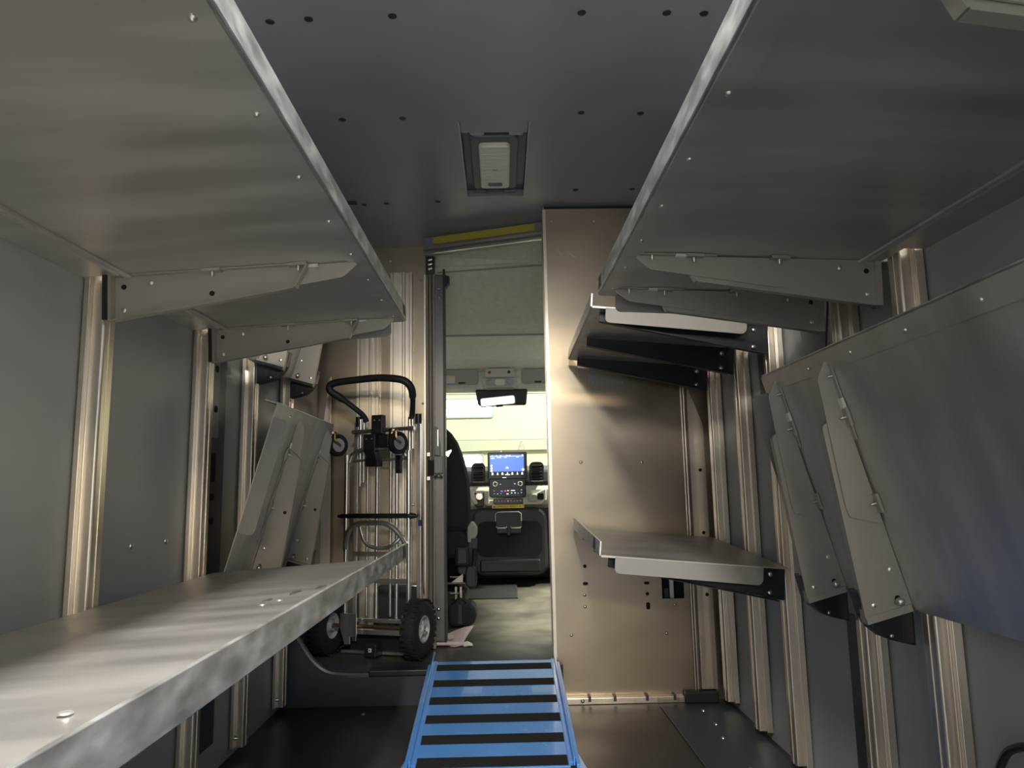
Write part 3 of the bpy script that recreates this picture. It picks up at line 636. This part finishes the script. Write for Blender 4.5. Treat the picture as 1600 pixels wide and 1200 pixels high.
def rec(px, py, w_, h, y=5.4945): c.box(GX(px - w_ / 2), GX(px + w_ / 2), y, y + .001, GZ(py + h / 2), GZ(py - h / 2))
rec(792, 714.6, 53, .5); 
for px, py, w_, h in ((769.5, 713.3, 1.6, 1), (776, 713.3, 1.4, 1), (783, 713.3, 2, 1.4), (792.5, 713.3, 3.5, 1.3), (797, 713.3, 3, 1.2), (817, 712.8, 2, 1.6), (770, 717.2, 6, 1.7), (780, 716.3, 7, .8), (790, 716.3, 4, .8), (809, 715.8, 4.5, .7)): rec(px, py, w_, h)
for px, py in ((768, 728.5), (768, 732.5), (768, 736.4)): c.prism([(GX(px) + .008 * math.cos(k * .785), GZ(py) + .008 * math.sin(k * .785)) for k in range(8)], 'y', 5.494, 5.495)
c.prism([(GX(817.5) + .010 * math.cos(k * .785), GZ(735) + .010 * math.sin(k * .785)) for k in range(8)], 'y', 5.494, 5.495)
c.prism([(GX(790), GZ(733)), (GX(795), GZ(733)), (GX(794), GZ(731)), (GX(792.5), GZ(730)), (GX(791), GZ(731))], 'y', 5.494, 5.495)
for k, px in enumerate((769.5, 777.5, 785, 793, 800.5, 808.5, 816)):
    c.prism([(GX(px - 1.5), GZ(742.5)), (GX(px + 1.5), GZ(742.5)), (GX(px + (.8 if k % 2 else 1.4)), GZ(740)), (GX(px + .5), GZ(738.6)), (GX(px - .5), GZ(738.6)), (GX(px - (.8 if k % 2 else 1.4)), GZ(740))], 'y', 5.4945, 5.4955)
rec(793, 742.2, 8, 1.3)
c.build('screen_icons', SCRW, d)
c = MB(); rec(788, 746.7, 6, 1, 5.499); c.build('maker_mark', SCRW, d)
d = dpan(763.5, 822, 746, 776.5, 5.52, 5.58, .022, 'climate_panel', GLOSSB)
for px in (773.5, 812.5):
    MB().lathe([(.0, -.02), (.017, -.02), (.019, -.018), (.022, 0), (.0, 0)], (GX(px), 5.518, GZ(756)), (0, 1, 0), 20).build('knob', STEEL, d, smooth=True)
    MB().lathe([(.0, -.002), (.014, -.002), (.014, 0), (.0, 0)], (GX(px), 5.497, GZ(756)), (0, 1, 0), 16).build('knob_cap', GLOSSB, d)
c = MB()
for px, py, w_, h in ((783.5, 767, 3.6, 1.6), (771.8, 770.6, 1.8, 1.2)): rec(px, py, w_, h, 5.519)
c.build('blue_lights', SCRB, d)
c = MB()
for px, py, w_, h in ((789, 766.8, 3.2, 1.5), (771.6, 766.5, 2, .9)): rec(px, py, w_, h, 5.519)
c.build('red_lights', SCRR, d)
c = MB()
for px, py, w_, h in ((793.5, 766.3, 2.4, 1.2), (801, 766.3, 6.5, 1.2), (792.5, 771.2, 3, 1.3), (799, 770, 2, 1.2), (804.3, 770, 2, 1.2), (814.5, 765.5, 1.8, .7), (814.5, 769.5, 1.4, .7), (777, 771, 1.6, .6), (782, 770.6, 1, .5), (809, 770.5, 1.5, .4), (781.5, 756.5, 2, .5), (804, 756.2, 2.5, .7)): rec(px, py, w_, h, 5.519)
c.build('white_lights', SCRW, d)
for x0, x1 in ((736, 758), (828, 851)):                       # air vents
    vn = dpan(x0, x1, 723, 754, 5.54, 5.62, .035, 'vent', BLACK)
    dpan(x0 + 3, x1 - 3, 726, 735, 5.532, 5.541, .015, 'vent_ring', HOLE, 0, vn); dpan(x0 + 3, x1 - 3, 737, 751, 5.532, 5.541, .015, 'vent_ring', HOLE, 0, vn)
    for k in range(5):
        z = GZ(728.5 + k * 4.7 + (1 if k > 1 else 0))
        MB().prism([(5.525, z - .004), (5.545, z + .006), (5.545, z + .009), (5.525, z)], 'x', GX(x0 + 3.5), GX(x1 - 3.5)).build('vent_slat', DASH, vn)
    MB().tube([(GX(x0 + 2), 5.535, GZ(752.5)), (GX(x1 - 2), 5.535, GZ(752.5))], .004, 6).build('vent_trim', STEEL, vn)
MB().prism([(GX(731), GZ(763)), (GX(738), GZ(763)), (GX(741), GZ(772)), (GX(746), GZ(785)), (GX(741), GZ(787)), (GX(735), GZ(779))], 'y', 5.57, 5.62).build('cream_bezel', CREAMP, t, bev=.006)
dpan(740, 755, 766, 790, 5.575, 5.61, .02, 'shifter_plate', BLACK)
MB().lathe([(.0, -.035), (.024, -.035), (.030, -.028), (.032, 0), (.0, 0)], (GX(748), 5.575, GZ(774.5)), (0, 1, 0), 22).build('rotary_shifter', STEEL, t, smooth=True)
dpan(742, 754, 765.5, 769, 5.57, 5.58, .005, 'shifter_marks', CREAMP, .001)
dpan(756, 763, 766, 787, 5.575, 5.61, .01, 'cream_bezel', CREAMP)
MB().prism([(GX(756), GZ(781)), (GX(826), GZ(776.5)), (GX(840), GZ(770)), (GX(854), GZ(764)), (GX(854), GZ(782)), (GX(846), GZ(788)), (GX(758), GZ(789))], 'y', 5.585, 5.62).build('cream_bezel', CREAMP, t, bev=.006)
dpan(825, 839, 772, 784, 5.57, 5.60, .01, 'cup_tray', CREAMD); dpan(840, 850, 771, 781, 5.57, 5.60, .01, 'power_socket', GLOSSB)
sw = dpan(770, 817, 779, 787, 5.575, 5.60, .008, 'switch_row', GLOSSB, .003)
for k in range(9):
    px = 773.5 + k * 4.9
    MB().box(GX(px - .9), GX(px + .9), 5.573, 5.5745, GZ(783), GZ(781)).build('switch_icon', SCRR if k == 4 else PAPERW, sw)
tp = MB().box(GX(768), GX(818.5), 5.567, 5.570, GZ(793), GZ(787.7)).build('warning_tape', YEL, t)
TT = Matrix.Translation((GX(795.5), 5.5665, GZ(790.3))) @ Matrix.Rotation(R(90), 4, 'X')
text('CLEARANCE HEIGHT  9\'  7"', .0185, BLACK, tp, TT)
MB().prism([(GX(769.2), GZ(792)), (GX(772.4), GZ(792)), (GX(770.8), GZ(788.8))], 'y', 5.5662, 5.567).build('warning_triangle', BLACK, tp)
h = MB().prism(rrect(GX(772.5), GX(813.5), GZ(824), GZ(798), .03), 'y', 5.50, 5.56).build('fold_out_tray', DASH, t, bev=.01)
MB().tube([(GX(773), 5.50, GZ(812)), (GX(773.2), 5.50, GZ(801)), (GX(777), 5.50, GZ(798.5)), (GX(809), 5.50, GZ(798.5)), (GX(812.8), 5.50, GZ(801)), (GX(813), 5.50, GZ(812))], .004, 6).build('tray_rim', GREYW, h, smooth=True)
for x0, x1 in ((774, 791), (796, 813)):
    MB().tube([(GX(x0), 5.498, GZ(820)), (GX(x0 + 2), 5.495, GZ(822)), (GX(x1 - 2), 5.495, GZ(822)), (GX(x1), 5.498, GZ(820))], .005, 6).build('tray_arm', STEEL, h, smooth=True)
MB().box(GX(775), GX(812), 5.50, 5.55, GZ(830), GZ(823)).build('tray_hinge', BLACK, h, bev=.004); MB().box(GX(791), GX(796), 5.49, 5.55, GZ(833), GZ(818)).build('tray_post', BLACK, h, bev=.004)

# headliner, visors, console, mirror
hA = [(3.66, 2.275), (3.78, 2.235), (3.92, 2.175), (3.95, 2.16), (4.45, 1.96), (4.60, 1.905), (5.10, 1.845), (5.33, 1.79), (5.42, 1.655), (5.47, 1.655), (5.47, 2.33), (3.66, 2.33)]
hB = [(4.005, 2.275), (4.008, 2.235), (4.012, 2.175), (4.02, 2.15)] + hA[4:-1] + [(4.005, 2.33)]
c = MB(); m_ = len(hA); secs = ((-1.0, hB), (-.40, hB), (.23, hA), (1.0, hA))
c.add([(x, y, z) for x, pr in secs for y, z in pr], [(i * m_ + k, i * m_ + (k + 1) % m_, (i + 1) * m_ + (k + 1) % m_, (i + 1) * m_ + k) for i in range(3) for k in range(m_)] + [tuple(range(m_))[::-1], tuple(range(3 * m_, 4 * m_))])
hl = struct(c.build('ceiling_cab', CREAM), 'cream fabric headliner stepping down over the cab')
MB().prism([(4.585, 1.909), (4.60, 1.902), (4.61, 1.903), (4.60, 1.92)], 'x', -.6, .6).build('seam', CREAMD, hl)
MB().tube([(-.34, 4.02, 2.148), (.22, 3.948, 2.160), (.3, 3.948, 2.160)], .006, 6).build('seam', CREAMD, hl)
t = thing('overhead_console', 'cream overhead console with map lamps above the mirror', 'console', (0, 5.28, 1.66))
MB().prism(rrect(-.105, .105, 1.735, 1.80, .012), 'y', 5.24, 5.34).build('sensor_bar', CREAMP, t, bev=.004)
for x, m_ in ((-.074, REDL), (.066, BODY)): stud('button', m_, t, (x, 5.24, 1.772), (0, -1, 0), .012, .004, 12)
MB().prism([(-.135, 1.735), (.135, 1.735), (.13, 1.69), (.10, 1.665), (-.10, 1.665), (-.125, 1.69)], 'y', 5.26, 5.42).build('body', CREAMP, t, bev=.006)
MB().prism(rrect(-.105, .105, 1.678, 1.728, .022), 'y', 5.254, 5.262).build('lamp_recess', GREYW, t)
MB().prism(rrect(-.037, .037, 1.677, 1.726, .018), 'y', 5.248, 5.256).build('map_lamp', LENS, t, bev=.004)
for x in (-.072, .072): stud('switch', GREYW, t, (x, 5.254, 1.703), (0, -1, 0), .020, .004, 16)
for x0, x1, lb in ((-.62, -.155, 'grey beige sun visor left of the overhead console'), (.155, .62, 'grey beige sun visor right of the overhead console')):
    t = thing('sun_visor', lb, 'visor', ((x0 + x1) / 2, 5.28, 1.69))
    MB().prism(rrect(x0, x1, 1.688, 1.800, .03), 'y', 5.265, 5.29).build('panel', CREAMD, t, bev=.008)
    xx = x1 - .12 if x0 < 0 else x0 + .12
    MB().prism(rrect(xx - .025, xx + .025, 1.694, 1.708, .006), 'y', 5.262, 5.266).build('finger_slot', DASH, t)
    if x0 < 0:
        MB().box(-.42, -.325, 5.262, 5.265, 1.70, 1.755).build('warning_label', PAPERW, t); MB().box(-.42, -.325, 5.2615, 5.262, 1.748, 1.755).build('label_stripe', YEL, t)
t = MB().prism([(-.185, 1.672), (.205, 1.672), (.192, 1.552), (-.165, 1.552)], 'y', 5.40, 5.46).build('sensor_housing', DASH, bev=.012)
tag(t, 'dark camera housing at the top of the windscreen behind the mirror', 'housing')
t = thing('rear_view_mirror', 'wide rear view mirror tilted in front of the windscreen', 'mirror', (-.015, 5.22, 1.53))
TM = Matrix.Translation((-.018, 5.22, 1.560)) @ Matrix.Rotation(R(-5), 4, 'Y') @ Matrix.Rotation(R(7), 4, 'X')
MB().prism(rrect(-.130, .130, -.036, .036, .02), 'y', 0, .03).build('shell', BLACK, t, T=TM, bev=.008)
MB().prism(rrect(-.122, .122, -.029, .029, .014), 'y', -.003, 0).build('glass', MIRR, t, T=TM)
MB().tube([(-.01, 5.25, 1.56), (.0, 5.33, 1.60), (.0, 5.398, 1.61)], .010, 8).build('arm', BLACK, t, smooth=True)
MB().tube([(-.03, 5.215, 1.524), (.02, 5.215, 1.527)], .008, 8).build('dimming_tab', BLACK, t, smooth=True)

# windscreen and cab shell
t = struct(MB().prism([(5.45, 1.66), (6.30, 1.06), (6.305, 1.066), (5.455, 1.666)], 'x', -.97, .97).build('window_1', GLASS), 'windscreen of the van')
MB().tube([(-.97, 5.45, 1.655), (-.97, 6.3, 1.06)], .03, 8).build('pillar', DASH, t); MB().tube([(.97, 5.45, 1.655), (.97, 6.3, 1.06)], .03, 8).build('pillar', DASH, t)
tw = MB()
for pts in ([(.0, 0), (.0, .05), (-.004, .05), (-.004, .062), (.006, .085), (.006, .10), (.022, .138), (.024, .148), (.026, .138), (.042, .10), (.042, .085), (.052, .062), (.052, .05), (.048, .05), (.048, 0)], [(.014, .0), (.014, .04), (.034, .04), (.034, 0)], [(.012, .06), (.024, .10), (.036, .06), (.012, .06)], [(-.004, .05), (.052, .05)], [(.006, .085), (.042, .085)]):
    tw.tube([(.147 + a * .85, 6.06 - b * .85 * 1.02 * .82, 1.232 + b * .85 * .72 + .003) for a, b in pts], .0018, 4)
tw.build('tower_sticker', GSTRUT, t)
for s_, n_ in ((-1, 'wall_cab_left'), (1, 'wall_cab_right')):
    c = MB(); x = s_ * 1.0
    x0, x1 = sorted((x, x + s_ * .05))
    c.box(x0, x1, 3.45, 6.2, .1, 1.12); c.box(x0, x1, 3.45, 4.6, 1.12, 2.3); c.box(x0, x1, 4.6, 5.5, 1.72, 2.3)
    struct(c.build(n_, DASH), 'dark door trim along the cab side')
struct(MB().box(-1.02, 1.02, 3.45, 5.5, 2.33, 2.36).build('ceiling_cab_roof', BODY), 'outer roof of the cab')
struct(MB().box(-1.0, 1.0, 5.95, 6.0, -.1, 1.0).build('wall_cab_front', DASH), 'firewall below the windscreen')

# driver seat
t = thing('driver_seat', 'black driver seat partly hidden behind the sliding door', 'seat', (-.48, 4.95, .139))
MB().prism([(-.75, .66), (-.21, .66), (-.205, .85), (-.212, 1.0), (-.245, 1.14), (-.285, 1.245), (-.35, 1.345), (-.62, 1.345), (-.70, 1.2), (-.74, 1.0)], 'y', 4.80, 4.96).build('backrest', SEAT, t, bev=.05)
MB().prism(rrect(-.62, -.36, 1.36, 1.57, .06), 'y', 4.82, 4.93).build('headrest', SEAT, t, bev=.03)
for x in (-.55, -.43): MB().cyl((x, 4.875, 1.3), (x, 4.875, 1.4), .008, 8).build('headrest_rod', STEEL, t)
MB().prism(rrect(-.76, -.22, .50, .68, .06), 'y', 4.80, 5.35).build('cushion', SEAT, t, bev=.03)
MB().prism([(-.228, .60), (-.190, .60), (-.166, .645), (-.164, .69), (-.185, .725), (-.205, .73), (-.225, .70)], 'y', 4.82, 4.98).build('recline_cover', CREAMD, t, bev=.012)
MB().box(-.70, -.24, 4.84, 5.30, .139, .30).build('pedestal', BLACK, t, bev=.02)
MB().prism(rrect(-.29, -.205, .40, .56, .03), 'y', 4.78, 5.2).build('side_valance', DASH, t, bev=.01)
MB().box(-.30, -.21, 4.72, 4.80, .46, .58).build('seat_controls', DASH, t, bev=.02)
for k, (z, w_) in enumerate(((.40, .08), (.36, .09), (.30, .05))):
    MB().tube([(-.33, 4.70, z), (-.33 + w_, 4.70, z), (-.33 + w_, 4.76, z)], .006, 6).build('adjuster_bar', STEEL, t, smooth=True)
MB().prism([(-.32, .37), (-.25, .42), (-.25, .37)], 'y', 4.68, 4.70).build('adjuster_tab', PAPERW, t)
for x in (-.30, -.27): MB().box(x, x + .012, 4.70, 4.74, .24, .34).build('slide_rail', STEEL, t)
MB().prism(rrect(-.235, -.165, .33, .46, .03), 'y', 4.72, 4.80).build('height_knob', DASH, t, bev=.01)
MB().tube(smooth_path([(-.20, 4.78, .42), (-.185, 4.77, .50), (-.180, 4.75, .565)]), .011, 8).build('belt_stalk', BLACK, t, smooth=True)
MB().box(-.198, -.158, 4.735, 4.765, .565, .63).build('belt_buckle', DASH, t, bev=.004)
t = thing('black_bag', 'small soft black bag on the cab floor beside the seat', 'bag', (-.25, 4.55, .139))
MB().prism([(-.32, .142), (-.20, .145), (-.168, .165), (-.155, .21), (-.163, .255), (-.19, .275), (-.30, .28), (-.33, .25)], 'y', 4.45, 4.62).build('body', SEAT, t, bev=.03)
MB().tube(smooth_path([(-.30, 4.47, .27), (-.27, 4.45, .30), (-.24, 4.45, .30), (-.22, 4.47, .27)]), .006, 8).build('strap', BLACK, t, smooth=True)
MB().box(-.265, -.245, 4.443, 4.45, .16, .27).build('webbing', DASH, t)

# ================================================================== garage in front of the van
g0 = -.62
gf = struct(MB().box(-6, 6, -8, 9, g0 - .05, g0).build('floor_garage', CONC), 'garage floor around the van')
t = thing('garage_door', 'cream sectional garage door seen bright through the windscreen', 'garage door', (0, 8.55, g0))
rows = [(-.62, -.10), (-.09, .43), (.44, .96), (.97, 1.50), (1.51, 2.04), (2.05, 2.58)]
for z0, z1 in rows:
    for k in range(6):
        x0 = -3.3 + k * 1.1
        MB().box(x0 + .004, x0 + 1.096, 8.5, 8.56, z0, z1).build('door_panel', GDOOR, t, bev=.006)
MB().box(-3.3, 3.3, 8.44, 8.5, 1.385, 1.50).build('strut', GSTRUT, t, bev=.006)
MB().box(-3.3, 3.3, 8.46, 8.5, 1.50, 1.515).build('strut_edge', BODYG, t)
MB().box(-3.3, 3.3, 8.46, 8.5, 2.10, 2.16).build('strut', GSTRUT, t, bev=.006)
for x0, x1, z0, z1 in ((-1.0, -.075, 1.765, 2.0), (-1.0, -.20, 1.0, 1.36)):  # upper one is the door's window, lower one a bright framed panel
    f = MB().prism(rrect(x0, x1, z0, z1, .03), 'y', 8.48, 8.5).build('pane_frame', BODYG, t, bev=.004)
    MB().prism(rrect(x0 + .03, x1 - .03, z0 + .03, z1 - .03, .02), 'y', 8.472, 8.48).build('bright_pane', PANE, f)
